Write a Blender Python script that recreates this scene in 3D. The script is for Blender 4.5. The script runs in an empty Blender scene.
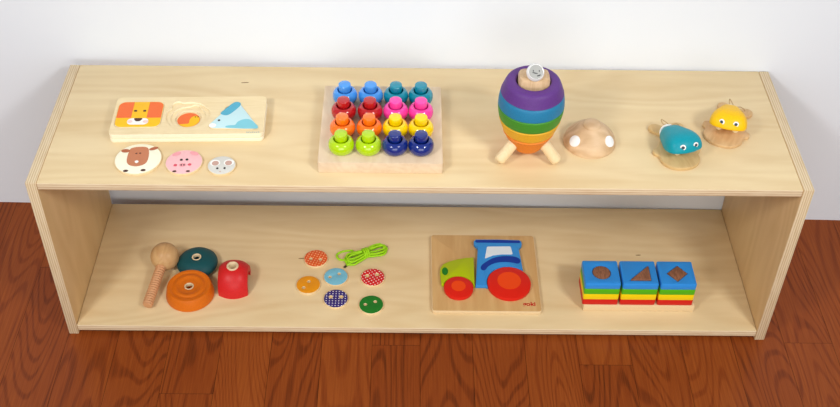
import bpy, bmesh, math, random
from mathutils import Vector, Matrix, Euler
from mathutils.bvhtree import BVHTree
random.seed(7)
PI = math.pi
scene = bpy.context.scene
COL = scene.collection

# ------------------------------------------------------------------ materials
def lin(c):
    return tuple(((v/255)/12.92 if v/255 <= .04045 else ((v/255+.055)/1.055)**2.4) for v in c) + (1,)

def base_mat(name):
    m = bpy.data.materials.new(name); m.use_nodes = True
    return m, m.node_tree.nodes, m.node_tree.links, m.node_tree.nodes['Principled BSDF']

def N(nt, typ, **kw):
    n = nt.new(typ)
    for k, v in kw.items():
        setattr(n, k, v)
    return n

def paint(name, c, rough=.4, bump=0., var=.0, coat=0., spec=.3, metal=0.):
    m, n, l, b = base_mat(name)
    b.inputs['Base Color'].default_value = lin(c)
    b.inputs['Roughness'].default_value = rough
    b.inputs['Specular IOR Level'].default_value = spec
    b.inputs['Coat Weight'].default_value = coat
    b.inputs['Coat Roughness'].default_value = .08
    b.inputs['Metallic'].default_value = metal
    if bump or var:
        tc = N(n, 'ShaderNodeTexCoord'); nz = N(n, 'ShaderNodeTexNoise')
        nz.inputs['Scale'].default_value = 420; nz.inputs['Detail'].default_value = 3
        l.new(tc.outputs['Object'], nz.inputs['Vector'])
        if bump:
            bp = N(n, 'ShaderNodeBump'); bp.inputs['Strength'].default_value = bump; bp.inputs['Distance'].default_value = .0006
            l.new(nz.outputs['Fac'], bp.inputs['Height']); l.new(bp.outputs['Normal'], b.inputs['Normal'])
        if var:
            hs = N(n, 'ShaderNodeHueSaturation'); hs.inputs['Color'].default_value = lin(c)
            mr = N(n, 'ShaderNodeMapRange'); mr.inputs['From Min'].default_value = .3; mr.inputs['From Max'].default_value = .7
            mr.inputs['To Min'].default_value = 1-var; mr.inputs['To Max'].default_value = 1+var
            l.new(nz.outputs['Fac'], mr.inputs['Value']); l.new(mr.outputs['Result'], hs.inputs['Value'])
            l.new(hs.outputs['Color'], b.inputs['Base Color'])
    return m

def wood(name, c1, c2, axis='x', scale=1., rough=.45, stretch=9., wave=.35, seed=0., spec=.3, fine=.5, lo=.36, hi=.66):
    """Grain along one axis: stretched noise, a distorted band figure and fine fibres."""
    m, n, l, b = base_mat(name)
    tc = N(n, 'ShaderNodeTexCoord'); oi = N(n, 'ShaderNodeObjectInfo')
    ad = N(n, 'ShaderNodeVectorMath', operation='ADD')
    mul = N(n, 'ShaderNodeVectorMath', operation='SCALE'); mul.inputs[0].default_value = (3.1, 1.7, 2.3)
    l.new(oi.outputs['Random'], mul.inputs['Scale'])
    l.new(tc.outputs['Object'], ad.inputs[0]); l.new(mul.outputs[0], ad.inputs[1])
    mp = N(n, 'ShaderNodeMapping'); s = [scale*stretch]*3; s['xyz'.index(axis)] = scale
    mp.inputs['Scale'].default_value = s; mp.inputs['Location'].default_value = (seed, seed*1.7, seed*.6)
    l.new(ad.outputs[0], mp.inputs['Vector'])
    n1 = N(n, 'ShaderNodeTexNoise'); n1.inputs['Scale'].default_value = 4; n1.inputs['Detail'].default_value = 4
    n1.inputs['Distortion'].default_value = .6; l.new(mp.outputs[0], n1.inputs['Vector'])
    # cathedral figure: contour lines of a slow noise
    n2 = N(n, 'ShaderNodeTexNoise'); n2.inputs['Scale'].default_value = 1.6; n2.inputs['Detail'].default_value = 1.5
    l.new(mp.outputs[0], n2.inputs['Vector'])
    k = N(n, 'ShaderNodeMath', operation='MULTIPLY'); k.inputs[1].default_value = 70; l.new(n2.outputs['Fac'], k.inputs[0])
    si = N(n, 'ShaderNodeMath', operation='SINE'); l.new(k.outputs[0], si.inputs[0])
    si2 = N(n, 'ShaderNodeMath', operation='MULTIPLY'); si2.inputs[1].default_value = .5*wave; l.new(si.outputs[0], si2.inputs[0])
    n3 = N(n, 'ShaderNodeTexNoise'); n3.inputs['Scale'].default_value = 34; n3.inputs['Detail'].default_value = 2
    l.new(mp.outputs[0], n3.inputs['Vector'])
    f3 = N(n, 'ShaderNodeMath', operation='MULTIPLY_ADD'); f3.inputs[1].default_value = fine; f3.inputs[2].default_value = -.5*fine
    l.new(n3.outputs['Fac'], f3.inputs[0])
    a1 = N(n, 'ShaderNodeMath', operation='ADD'); l.new(n1.outputs['Fac'], a1.inputs[0]); l.new(si2.outputs[0], a1.inputs[1])
    a2 = N(n, 'ShaderNodeMath', operation='ADD'); l.new(a1.outputs[0], a2.inputs[0]); l.new(f3.outputs[0], a2.inputs[1])
    cr = N(n, 'ShaderNodeValToRGB'); cr.color_ramp.elements[0].position = lo; cr.color_ramp.elements[1].position = hi
    cr.color_ramp.elements[0].color = lin(c2); cr.color_ramp.elements[1].color = lin(c1)
    l.new(a2.outputs[0], cr.inputs['Fac']); l.new(cr.outputs['Color'], b.inputs['Base Color'])
    b.inputs['Roughness'].default_value = rough; b.inputs['Specular IOR Level'].default_value = spec
    return m

def ply_edge(name, axis, period, c1, c2):
    """Glued plies: thin light and dark stripes across the thickness, broken up by noise."""
    m, n, l, b = base_mat(name)
    tc = N(n, 'ShaderNodeTexCoord'); sp = N(n, 'ShaderNodeSeparateXYZ'); l.new(tc.outputs['Object'], sp.inputs[0])
    k = N(n, 'ShaderNodeMath', operation='MULTIPLY'); k.inputs[1].default_value = 2*PI/period
    l.new(sp.outputs['XYZ'.index(axis.upper())], k.inputs[0])
    si = N(n, 'ShaderNodeMath', operation='SINE'); l.new(k.outputs[0], si.inputs[0])
    mp = N(n, 'ShaderNodeMapping'); s = [14, 14, 14]; s['xyz'.index(axis)] = 260; mp.inputs['Scale'].default_value = s
    l.new(tc.outputs['Object'], mp.inputs[0])
    nz = N(n, 'ShaderNodeTexNoise'); nz.inputs['Scale'].default_value = 2; nz.inputs['Detail'].default_value = 3; l.new(mp.outputs[0], nz.inputs['Vector'])
    ma = N(n, 'ShaderNodeMath', operation='MULTIPLY_ADD'); ma.inputs[1].default_value = .28; l.new(si.outputs[0], ma.inputs[0]); l.new(nz.outputs['Fac'], ma.inputs[2])
    cr = N(n, 'ShaderNodeValToRGB'); cr.color_ramp.elements[0].position = .2; cr.color_ramp.elements[1].position = .68
    cr.color_ramp.elements[0].color = lin(c2); cr.color_ramp.elements[1].color = lin(c1)
    l.new(ma.outputs[0], cr.inputs['Fac']); l.new(cr.outputs[0], b.inputs['Base Color'])
    b.inputs['Roughness'].default_value = .6
    return m

def dotted(name, c, dot, pitch, radius, rot=0.):
    """Printed polka dots on a staggered grid."""
    m, n, l, b = base_mat(name)
    tc = N(n, 'ShaderNodeTexCoord'); mp = N(n, 'ShaderNodeMapping'); mp.inputs['Rotation'].default_value = (0, 0, rot)
    mp.inputs['Scale'].default_value = (1/pitch,)*3; mp.inputs['Location'].default_value = (.5, .5, 0)
    l.new(tc.outputs['Object'], mp.inputs[0])
    fr = N(n, 'ShaderNodeVectorMath', operation='FRACTION'); l.new(mp.outputs[0], fr.inputs[0])
    sp = N(n, 'ShaderNodeSeparateXYZ'); l.new(fr.outputs[0], sp.inputs[0])
    cb = N(n, 'ShaderNodeCombineXYZ'); l.new(sp.outputs[0], cb.inputs[0]); l.new(sp.outputs[1], cb.inputs[1])
    ds = N(n, 'ShaderNodeVectorMath', operation='DISTANCE'); ds.inputs[1].default_value = (.5, .5, 0); l.new(cb.outputs[0], ds.inputs[0])
    lt = N(n, 'ShaderNodeMath', operation='LESS_THAN'); lt.inputs[1].default_value = radius/pitch; l.new(ds.outputs['Value'], lt.inputs[0])
    mx = N(n, 'ShaderNodeMix', data_type='RGBA'); mx.inputs['A'].default_value = lin(c); mx.inputs['B'].default_value = lin(dot)
    l.new(lt.outputs[0], mx.inputs['Factor']); l.new(mx.outputs['Result'], b.inputs['Base Color'])
    b.inputs['Roughness'].default_value = .5
    return m

def floor_mat():
    """Red-brown oak strips: per-board tone, long grain, cathedral figure and dark pores."""
    m, n, l, b = base_mat('red_oak_boards')
    tc = N(n, 'ShaderNodeTexCoord'); at = N(n, 'ShaderNodeAttribute', attribute_name='board')
    sc = N(n, 'ShaderNodeVectorMath', operation='SCALE'); sc.inputs[0].default_value = (5.3, 9.1, 0); l.new(at.outputs['Fac'], sc.inputs['Scale'])
    ad = N(n, 'ShaderNodeVectorMath', operation='ADD'); l.new(tc.outputs['Object'], ad.inputs[0]); l.new(sc.outputs[0], ad.inputs[1])
    mp = N(n, 'ShaderNodeMapping'); mp.inputs['Scale'].default_value = (8, 1.25, 1); l.new(ad.outputs[0], mp.inputs[0])
    # cathedral contours
    n2 = N(n, 'ShaderNodeTexNoise'); n2.inputs['Scale'].default_value = 1.0; n2.inputs['Detail'].default_value = 1.2; n2.inputs['Distortion'].default_value = .25
    l.new(mp.outputs[0], n2.inputs['Vector'])
    k = N(n, 'ShaderNodeMath', operation='MULTIPLY'); k.inputs[1].default_value = 190; l.new(n2.outputs['Fac'], k.inputs[0])
    si = N(n, 'ShaderNodeMath', operation='SINE'); l.new(k.outputs[0], si.inputs[0])
    # fibres and pores
    mp3 = N(n, 'ShaderNodeMapping'); mp3.inputs['Scale'].default_value = (420, 10, 1); l.new(ad.outputs[0], mp3.inputs[0])
    n3 = N(n, 'ShaderNodeTexNoise'); n3.inputs['Scale'].default_value = 1; n3.inputs['Detail'].default_value = 3; l.new(mp3.outputs[0], n3.inputs['Vector'])
    mr = N(n, 'ShaderNodeMapRange', interpolation_type='SMOOTHSTEP')
    for k2, v in (('From Min', .1), ('From Max', 1), ('To Min', 0), ('To Max', -.15)): mr.inputs[k2].default_value = v
    l.new(si.outputs[0], mr.inputs['Value'])
    m1 = N(n, 'ShaderNodeMath', operation='MULTIPLY_ADD'); m1.inputs[1].default_value = .50
    l.new(n3.outputs['Fac'], m1.inputs[0]); l.new(mr.outputs['Result'], m1.inputs[2])
    n4 = N(n, 'ShaderNodeTexNoise'); n4.inputs['Scale'].default_value = .8; n4.inputs['Detail'].default_value = 2; l.new(mp.outputs[0], n4.inputs['Vector'])
    m2 = N(n, 'ShaderNodeMath', operation='MULTIPLY_ADD'); m2.inputs[1].default_value = .22; l.new(n4.outputs['Fac'], m2.inputs[0]); l.new(m1.outputs[0], m2.inputs[2])
    m3 = N(n, 'ShaderNodeMath', operation='MULTIPLY_ADD'); m3.inputs[1].default_value = .12; l.new(at.outputs['Fac'], m3.inputs[0]); l.new(m2.outputs[0], m3.inputs[2])
    m4 = N(n, 'ShaderNodeMath', operation='ADD'); m4.inputs[1].default_value = .30; l.new(m3.outputs[0], m4.inputs[0]); m3 = m4
    cr = N(n, 'ShaderNodeValToRGB'); e = cr.color_ramp.elements
    e[0].position = .38; e[0].color = lin((84, 38, 13)); e[1].position = .95; e[1].color = lin((162, 84, 32))
    x = e.new(.60); x.color = lin((132, 60, 21))
    l.new(m3.outputs[0], cr.inputs[0]); l.new(cr.outputs[0], b.inputs['Base Color'])
    bp = N(n, 'ShaderNodeBump'); bp.inputs['Strength'].default_value = .12; bp.inputs['Distance'].default_value = .0008
    l.new(m1.outputs[0], bp.inputs['Height']); l.new(bp.outputs[0], b.inputs['Normal'])
    b.inputs['Roughness'].default_value = .42; b.inputs['Specular IOR Level'].default_value = .2
    return m

def wall_mat():
    m, n, l, b = base_mat('matt_white_wall_paint')
    b.inputs['Base Color'].default_value = lin((228, 233, 240)); b.inputs['Roughness'].default_value = .85
    tc = N(n, 'ShaderNodeTexCoord'); nz = N(n, 'ShaderNodeTexNoise'); nz.inputs['Scale'].default_value = 160; nz.inputs['Detail'].default_value = 4
    l.new(tc.outputs['Object'], nz.inputs['Vector'])
    bp = N(n, 'ShaderNodeBump'); bp.inputs['Strength'].default_value = .06; bp.inputs['Distance'].default_value = .001
    l.new(nz.outputs['Fac'], bp.inputs['Height']); l.new(bp.outputs[0], b.inputs['Normal'])
    return m

BIRCH = wood('birch_veneer', (232, 209, 165), (219, 191, 144), 'x', 1.0, .42, 5, .22, 1.3, fine=.15, lo=.2, hi=.78)
BIRCHV_SHADED = wood('birch_veneer_upright_shaded', (224, 191, 140), (210, 174, 122), 'z', 1.0, .45, 5, .2, 2.2, fine=.15, lo=.2, hi=.78)  # same birch as the boards, deepened to paint in the shelf's inner shade
EDGEX = ply_edge('birch_ply_edge_upright', 'x', .0036, (222, 202, 168), (196, 168, 128))
EDGEZ = ply_edge('birch_ply_edge_flat', 'z', .0045, (230, 210, 176), (200, 168, 130))
KNOT = paint('dark_knot', (128, 92, 50), .6)
LIME = wood('limewood', (240, 220, 178), (230, 206, 158), 'x', 4, .5, 6, .1, 3, fine=.2, lo=.2, hi=.75)
MAPLE = wood('pale_maple', (230, 208, 178), (218, 190, 158), 'y', 2.2, .45, 6, .2, .4, fine=.25, lo=.2, hi=.8)
MAPLEZ = wood('pale_maple_upright', (216, 184, 146), (200, 166, 126), 'z', 5, .5, 6, .15, .8, fine=.2)
BEECH = wood('beech', (216, 180, 132), (204, 164, 116), 'x', 4, .5, 5, .15, 1.4, fine=.2)
PALEB = wood('pale_peg_wood', (238, 216, 174), (230, 204, 158), 'z', 4, .5, 5, .1, .9, fine=.15)
WALNUT = wood('walnut', (152, 104, 78), (122, 80, 58), 'y', 10, .55, 8, .2, .3, fine=.6)
PINEB = wood('pine_board', (212, 174, 118), (198, 154, 98), 'y', 1.6, .5, 11, .0, .5, fine=.15, lo=.3, hi=.7)
PINEE = paint('pale_board_edge', (228, 200, 156), .55, var=.04)
LEDGE = paint('limewood_edge', (246, 234, 206), .5, var=.03)
WALL = wall_mat(); FLOOR = floor_mat()
GAP = paint('dark_seam', (58, 26, 14), .8)
WHITE = paint('white_print', (246, 244, 238), .5)
BLACK = paint('black_print', (38, 26, 24), .5)
DBROWN = paint('dark_brown_print', (82, 46, 36), .5)

def gloss(name, c):
    return paint(name, c, .15, coat=.6, spec=.5)

def stain(name, c, rough=.5):
    return paint(name, c, rough, bump=.15, var=.06)

# ------------------------------------------------------------------ mesh helpers
def nb(): return bmesh.new()

def place(o, loc=(0, 0, 0), rot=(0, 0, 0)):
    o.location = loc; o.rotation_euler = rot

def obj(name, bm, mats, parent=None, loc=(0, 0, 0), rot=(0, 0, 0), angle=38):
    me = bpy.data.meshes.new(name)
    for f in bm.faces: f.smooth = True
    bm.to_mesh(me); bm.free()
    me.set_sharp_from_angle(angle=math.radians(angle))
    for m in (mats if isinstance(mats, (list, tuple)) else [mats]): me.materials.append(m)
    o = bpy.data.objects.new(name, me); COL.objects.link(o)
    o.parent = parent; place(o, loc, rot)
    return o

def tag(o, label=None, cat=None, group=None, kind=None):
    if label: o['label'] = label
    if cat: o['category'] = cat
    if group: o['group'] = group
    if kind: o['kind'] = kind
    return o

def thing(name, label, cat, loc=(0, 0, 0), rz=0., group=None):
    o = bpy.data.objects.new(name, None); COL.objects.link(o)
    o.empty_display_size = .02; place(o, loc, (0, 0, rz))
    return tag(o, label, cat, group)

def copy_tree(o, parent=None):
    c = o.copy(); COL.objects.link(c)
    if parent: c.parent = parent
    for ch in list(o.children): copy_tree(ch, c)
    return c

def setmat(faces, i):
    for f in faces: f.material_index = i

def orient(bm, faces):
    bmesh.ops.recalc_face_normals(bm, faces=[f for f in faces if f.is_valid])

def lathe(bm, prof, seg=48, mat=0, M=None, closed=False):
    M = M or Matrix()
    rings = []
    for r, z in prof:
        if r < 1e-6: rings.append([bm.verts.new(M @ Vector((0, 0, z)))])
        else: rings.append([bm.verts.new(M @ Vector((r*math.cos(2*PI*i/seg), r*math.sin(2*PI*i/seg), z))) for i in range(seg)])
    fs = []; n = len(rings)
    for k in range(n if closed else n-1):
        a, b = rings[k], rings[(k+1) % n]
        for i in range(seg):
            j = (i+1) % seg
            if len(a) == 1 and len(b) == 1: continue
            if len(a) == 1: fs.append(bm.faces.new((a[0], b[i], b[j])))
            elif len(b) == 1: fs.append(bm.faces.new((a[i], a[j], b[0])))
            else: fs.append(bm.faces.new((a[i], a[j], b[j], b[i])))
    setmat(fs, mat); orient(bm, fs)
    return fs

def arc(cx, cz, r, a0, a1, n=6, rz=None):
    rz = rz or r
    return [(cx+r*math.cos(math.radians(a0+(a1-a0)*i/n)), cz+rz*math.sin(math.radians(a0+(a1-a0)*i/n))) for i in range(n+1)]

def inset(poly, d):
    """Move a counter-clockwise outline inwards by d."""
    out = []; n = len(poly)
    for i in range(n):
        p0, p1, p2 = Vector(poly[i-1]), Vector(poly[i]), Vector(poly[(i+1) % n])
        e1 = (p1-p0).normalized(); e2 = (p2-p1).normalized()
        n1 = Vector((-e1.y, e1.x)); n2 = Vector((-e2.y, e2.x))
        s = n1+n2
        if s.length < 1e-6: s = n1.copy()
        s.normalize(); c = max(.35, s.dot(n1))
        out.append(tuple(p1+s*(d/c)))
    return out

def ccw(poly):
    a = sum(poly[i-1][0]*poly[i][1]-poly[i][0]*poly[i-1][1] for i in range(len(poly)))
    return list(poly) if a > 0 else list(poly)[::-1]

def prism(bm, outline, z0, z1, holes=(), mat=0, top=None, bev=0., side=None, bevbot=None):
    """Solid plate: outline with optional holes, rounded top and bottom rims."""
    bb = bev if bevbot is None else bevbot
    steps = ([(bb, z0), (bb*.3, z0+bb*.3), (0, z0+bb)] if bb else [(0, z0)]) + \
            ([(0, z1-bev), (bev*.3, z1-bev*.3), (bev, z1)] if bev else [(0, z1)])
    loops = [ccw(outline)] + [ccw(h) for h in holes]
    allf = []; cap0 = []; cap1 = []
    for li, lp in enumerate(loops):
        rings = [[bm.verts.new((x, y, z)) for x, y in (inset(lp, d if li == 0 else -d) if d else lp)] for d, z in steps]
        nn = len(lp)
        for a, b in zip(rings, rings[1:]):
            for i in range(nn):
                f = bm.faces.new((a[i], a[(i+1) % nn], b[(i+1) % nn], b[i])); f.material_index = mat if side is None else side
                allf.append(f)
        cap0.append(rings[0]); cap1.append(rings[-1])
    for cap, mi in ((cap0, mat), (cap1, mat if top is None else top)):
        if not holes:
            fs = [bm.faces.new(cap[0])]
        else:
            ed = []
            for r in cap:
                for i in range(len(r)): ed.append(bm.edges.get((r[i], r[(i+1) % len(r)])))
            fs = [g for g in bmesh.ops.triangle_fill(bm, use_beauty=True, use_dissolve=False, edges=ed)['geom'] if isinstance(g, bmesh.types.BMFace)]
        setmat(fs, mi); allf += fs
    orient(bm, allf)
    return allf

def decal(bm, poly, z, mat):
    f = bm.faces.new([bm.verts.new((x, y, z)) for x, y in ccw(poly)])
    f.normal_update()
    if f.normal.z < 0: f.normal_flip()
    f.material_index = mat
    return f

def ell(cx, cy, rx, ry=None, rot=0., n=28):
    ry = ry or rx; c, s = math.cos(rot), math.sin(rot)
    return [(cx+rx*math.cos(2*PI*i/n)*c-ry*math.sin(2*PI*i/n)*s, cy+rx*math.cos(2*PI*i/n)*s+ry*math.sin(2*PI*i/n)*c) for i in range(n)]

def rnd(pts, r, n=6):
    """Polygon with rounded corners; r may be one radius or one per corner."""
    pts = ccw(pts); out = []; m = len(pts)
    for i in range(m):
        p0, p1, p2 = Vector(pts[i-1]), Vector(pts[i]), Vector(pts[(i+1) % m])
        rr = r[i] if isinstance(r, (list, tuple)) else r
        a = (p0-p1); b = (p2-p1); la, lb = a.length, b.length; a.normalize(); b.normalize()
        ang = a.angle(b); t = min(rr/math.tan(ang/2), la*.49, lb*.49) if rr else 0
        if t < 1e-6: out.append(tuple(p1)); continue
        rr2 = t*math.tan(ang/2); c = p1+(a+b).normalized()*(rr2/math.sin(ang/2))
        s = p1+a*t-c; e = p1+b*t-c
        a0 = math.atan2(s.y, s.x); a1 = math.atan2(e.y, e.x); d = (a1-a0+PI) % (2*PI)-PI
        for k in range(n+1):
            out.append((c.x+rr2*math.cos(a0+d*k/n), c.y+rr2*math.sin(a0+d*k/n)))
    return out

def rect(x0, y0, x1, y1): return [(x0, y0), (x1, y0), (x1, y1), (x0, y1)]

def smooth_loop(pts, n=6):
    out = []; m = len(pts)
    for i in range(m):
        p = [Vector(pts[(i+k) % m]) for k in (-1, 0, 1, 2)]
        for k in range(n):
            t = k/n
            out.append(tuple(.5*((2*p[1])+(p[2]-p[0])*t+(2*p[0]-5*p[1]+4*p[2]-p[3])*t*t+(3*p[1]-p[0]-3*p[2]+p[3])*t**3)))
    return out

def smooth_path(pts, n=6):
    P = [Vector(p) for p in pts]; P = [P[0]]+P+[P[-1]]; out = []
    for i in range(1, len(P)-2):
        p = P[i-1:i+3]
        for k in range(n):
            t = k/n
            out.append(.5*((2*p[1])+(p[2]-p[0])*t+(2*p[0]-5*p[1]+4*p[2]-p[3])*t*t+(3*p[1]-p[0]-3*p[2]+p[3])*t**3))
    out.append(P[-2]); return out

def tube(bm, pts, r, seg=10, closed=False, mat=0):
    pts = [Vector(p) for p in pts]; n = len(pts); rings = []
    prev = None
    for i, p in enumerate(pts):
        d = (pts[(i+1) % n]-pts[i-1]) if closed else (pts[min(i+1, n-1)]-pts[max(i-1, 0)])
        d.normalize()
        if prev is None: u = d.orthogonal().normalized()
        else:
            u = prev-d*prev.dot(d); u.normalize()
        prev = u; v = d.cross(u)
        rr = r[i] if isinstance(r, (list, tuple)) else r
        rings.append([bm.verts.new(p+(u*math.cos(2*PI*k/seg)+v*math.sin(2*PI*k/seg))*rr) for k in range(seg)])
    fs = []
    for i in range(n if closed else n-1):
        a, b = rings[i], rings[(i+1) % n]
        off = 0
        if closed and i == n-1:
            off = min(range(seg), key=lambda k: (a[0].co-b[k].co).length)
        for k in range(seg):
            fs.append(bm.faces.new((a[k], a[(k+1) % seg], b[(k+1+off) % seg], b[(k+off) % seg])))
    if not closed:
        fs.append(bm.faces.new(rings[0])); fs.append(bm.faces.new(rings[-1]))
    setmat(fs, mat); orient(bm, fs)
    return fs

def box(bm, x0, y0, z0, x1, y1, z1, mat=0, bev=0.):
    return prism(bm, rect(x0, y0, x1, y1), z0, z1, mat=mat, bev=bev)

def rbox(bm, x0, y0, z0, x1, y1, z1, bev, seg=2):
    """Box with every edge rounded."""
    r = bmesh.ops.create_cube(bm, size=1)
    vs = r['verts']
    for v in vs:
        v.co = Vector((x0 if v.co.x < 0 else x1, y0 if v.co.y < 0 else y1, z0 if v.co.z < 0 else z1))
    ed = {e for v in vs for e in v.link_edges}
    bmesh.ops.bevel(bm, geom=list(ed), offset=bev, segments=seg, affect='EDGES', profile=.5)

def bool_cut(o, bm_cut):
    me = bpy.data.meshes.new('cut'); bm_cut.to_mesh(me); bm_cut.free()
    c = bpy.data.objects.new('cut', me); COL.objects.link(c); c.matrix_world = o.matrix_world.copy()
    bpy.context.view_layer.update(); c.matrix_world = o.matrix_world.copy()
    md = o.modifiers.new('cut', 'BOOLEAN'); md.operation = 'DIFFERENCE'; md.object = c; md.solver = 'EXACT'
    dg = bpy.context.evaluated_depsgraph_get(); dg.update()
    new = bpy.data.meshes.new_from_object(o.evaluated_get(dg))
    o.modifiers.clear(); o.data = new
    new.set_sharp_from_angle(angle=math.radians(38))
    bpy.data.objects.remove(c)

# ------------------------------------------------------------------ setting
def build_floor():
    bm = nb(); ly = bm.faces.layers.float.new('board')
    seams = [-1.95, -1.862, -1.773, -1.685, -1.597, -1.509, -1.42, -1.332, -1.244, -1.155, -1.067, -.979, -.879, -.79, -.701, -.612, -.5236, -.4317, -.3415, -.2538, -.166, -.0784, .0054,
             .0968, .188, .2795, .3709, .4623, .553, .6443, .7293, .816, .904, .992, 1.08, 1.168, 1.256, 1.344, 1.432, 1.52, 1.608, 1.696, 1.784, 1.872, 1.95]
    known = {-.0784: [-.0195], -.4317: [-.128], .2795: [-.059], .6443: [-.006], -.701: [.16], .553: [.21]}
    rr = random.Random(11); g = .0003
    for x0, x1 in zip(seams, seams[1:]):
        cuts = sorted(known.get(x0, [rr.uniform(-1.2, -.45)])+[rr.uniform(-1.9, -1.3), rr.uniform(.33, .36)])
        ys = [-2.2]+[c for c in cuts if -2.1 < c < .32]+[.36]
        for y0, y1 in zip(ys, ys[1:]):
            f = bm.faces.new([bm.verts.new(p) for p in ((x0+g, y0+g, 0), (x1-g, y0+g, 0), (x1-g, y1-g, 0), (x0+g, y1-g, 0))])
            f[ly] = rr.random()
    base = [bm.verts.new(p) for p in ((-1.95, -2.2, -.0015), (1.95, -2.2, -.0015), (1.95, .36, -.0015), (-1.95, .36, -.0015))]
    f = bm.faces.new(base); f.material_index = 1
    tag(obj('floor', bm, [FLOOR, GAP]), 'dark red-brown oak strip floor with boards running towards the wall', 'floor', kind='structure')
build_floor()

bm = nb(); box(bm, -1.95, 0, 0, 1.95, .08, 2.3)
o = obj('wall_back', bm, WALL, loc=(0, .3222, 0), rot=(0, 0, math.atan2(-.0295, 1.63)))
tag(o, 'plain white painted wall behind the low shelf', 'wall', kind='structure')

# ------------------------------------------------------------------ low shelf
W, D, H, T = 1.222, .310, .3562, .0172
BZ = .0235                                    # top of the bottom board
shelf = thing('shelf_unit', 'low two-tier birch plywood shelf standing against the white wall', 'shelf', (0, D/2, 0))
def panel(name, x0, y0, z0, x1, y1, z1, edge_axis, face_mat, edge_mat, bev=.0013):
    bm = nb(); cx, cy = (x0+x1)/2, (y0+y1)/2
    rbox(bm, x0, y0, z0, x1, y1, z1, bev)
    bm.normal_update()
    for f in bm.faces:
        if abs(f.normal['xyz'.index(edge_axis)]) < .75: f.material_index = 1
    return bm
for s in (-1, 1):
    xa, xb = sorted((s*(W/2-T), s*W/2))
    bm = panel('side', -T/2, -D/2, 0, T/2, D/2, H, 'x', BIRCHV_SHADED, EDGEX)
    obj('side_panel', bm, [BIRCHV_SHADED, EDGEX], shelf, ((xa+xb)/2, 0, 0))
w2 = W/2-T-.0004
bm = panel('top', -w2, -D/2, -.007, w2, D/2, .007, 'z', BIRCH, EDGEZ, .0014)
for x, y, r in ((-.3000, .1075, .007),):
    decal(bm, ell(x, y, r, .0011, .1), .00705, 2)
obj('top_board', bm, [BIRCH, EDGEZ, KNOT], shelf, (0, 0, H-.007))
bm = panel('bottom', -w2, -D/2, -.007, w2, D/2, .007, 'z', BIRCH, EDGEZ, .0014)
for x, y, r in ((-.214, .0115, .006), (.413, .028, .005)):
    decal(bm, ell(x, y, r, .0011, .05), .00705, 2)
obj('bottom_board', bm, [BIRCH, EDGEZ, KNOT], shelf, (0, 0, BZ-.007))

# ------------------------------------------------------------------ animal puzzle
AC, AR = (-.377, .1503), math.radians(1.7)
def bl(x, y):
    dx, dy = x-AC[0], y-AC[1]; c, s = math.cos(-AR), math.sin(-AR)
    return (dx*c-dy*s, dx*s+dy*c)
MOUSE_PTS = [bl(*p) for p in ((-.3465, .1158), (-.2575, .1145), (-.3035, .1905))]
mouse_out = rnd(MOUSE_PTS, [.008, .009, .008], 8)
lc = bl(-.458, .1497)
lion_out = rnd(rect(lc[0]-.037, lc[1]-.033, lc[0]+.037, lc[1]+.033), .012, 8)
rc = bl(-.3788, .1490)
def notched(R, notches, n=96):
    out = []
    for i in range(n):
        t = 2*PI*i/n; r = R
        for (a, d, q) in notches:
            k = d*math.cos(t-a); disc = q*q-(d*math.sin(t-a))**2
            if disc > 0: r = max(r, k+math.sqrt(disc))
        out.append((rc[0]+r*math.cos(t), rc[1]+r*math.sin(t)))
    return out
NA, NB2 = math.radians(125), math.radians(70)
r_big = notched(.0362, [(NA, .0335, .0105)]); r_mid = notched(.0290, [(NB2, .026, .009)]); r_small = notched(.0218, [])
board_out = rnd(rect(-.1235, -.0485, .1235, .0485), .008, 8)
board = thing('animal_puzzle_board', 'long pale wooden puzzle board with lion and mouse pieces and a round stepped recess', 'puzzle board', (AC[0], AC[1], H), AR)
bm = nb(); prism(bm, board_out, 0, .0075, bev=.0012, side=1)
decal(bm, ell(rc[0], rc[1]-.0005, .0195), .00765, 0)
obj('board_base', bm, [LIME, LEDGE], board)
def grow(p, d): return inset(ccw(p), -d)
bm = nb()
prism(bm, inset(board_out, .0016), .0078, .0108, [r_small], side=1)
prism(bm, inset(board_out, .0003), .0108, .0139, [r_mid], side=1)
mouse_notch = bl(-.3235, .1740)
def with_notch(poly, c, r, n=10):
    """Half-round finger notch bitten out beside the long straight edge nearest to c."""
    poly = ccw(poly); best = None
    for i in range(len(poly)):
        a, b = Vector(poly[i]), Vector(poly[(i+1) % len(poly)])
        if (b-a).length < .02: continue
        d = (b-a).normalized(); p = a+d*(Vector(c)-a).dot(d)
        if best is None or (p-Vector(c)).length < best[0]: best = ((p-Vector(c)).length, i, p, d)
    dist, i, p, d = best; o = Vector((d.y, -d.x))
    bump = [tuple(p-d*r*math.cos(PI*k/n)+o*r*.75*math.sin(PI*k/n)) for k in range(n+1)]
    return poly[:i+1]+bump+poly[i+1:]
prism(bm, board_out, .0139, .0172, [r_big, grow(lion_out, .0006), with_notch(grow(mouse_out, .0006), mouse_notch, .0055)], side=1)
obj('board_face', bm, [LIME, LEDGE], board)
SN_O = paint('snail_orange', (238, 110, 52), .5); SN_Y = paint('sunny_yellow_print', (246, 190, 24), .5)
bm = nb()
decal(bm, ell(rc[0], rc[1], .0185), .00795, 0)
head = [(rc[0]+x*.0185, rc[1]+y*.0185) for x, y in ((-.75, -.62), (-.3, -.55), (.05, -.45), (.1, .1), (.35, .5), (.7, .55), (.93, .2), (.9, -.35), (.5, -.82), (0, -.97), (-.5, -.84))]
decal(bm, smooth_loop(head, 4), .00805, 1)
for x in (.55, .78): decal(bm, ell(rc[0]+x*.0185, rc[1]+.42*.0185, .0012), .00815, 2)
tag(obj('snail_picture', bm, [SN_O, SN_Y, BLACK], board), 'orange and yellow snail printed at the bottom of the recess')
INK = paint('faint_blue_ink', (98, 166, 184), .5)
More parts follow.
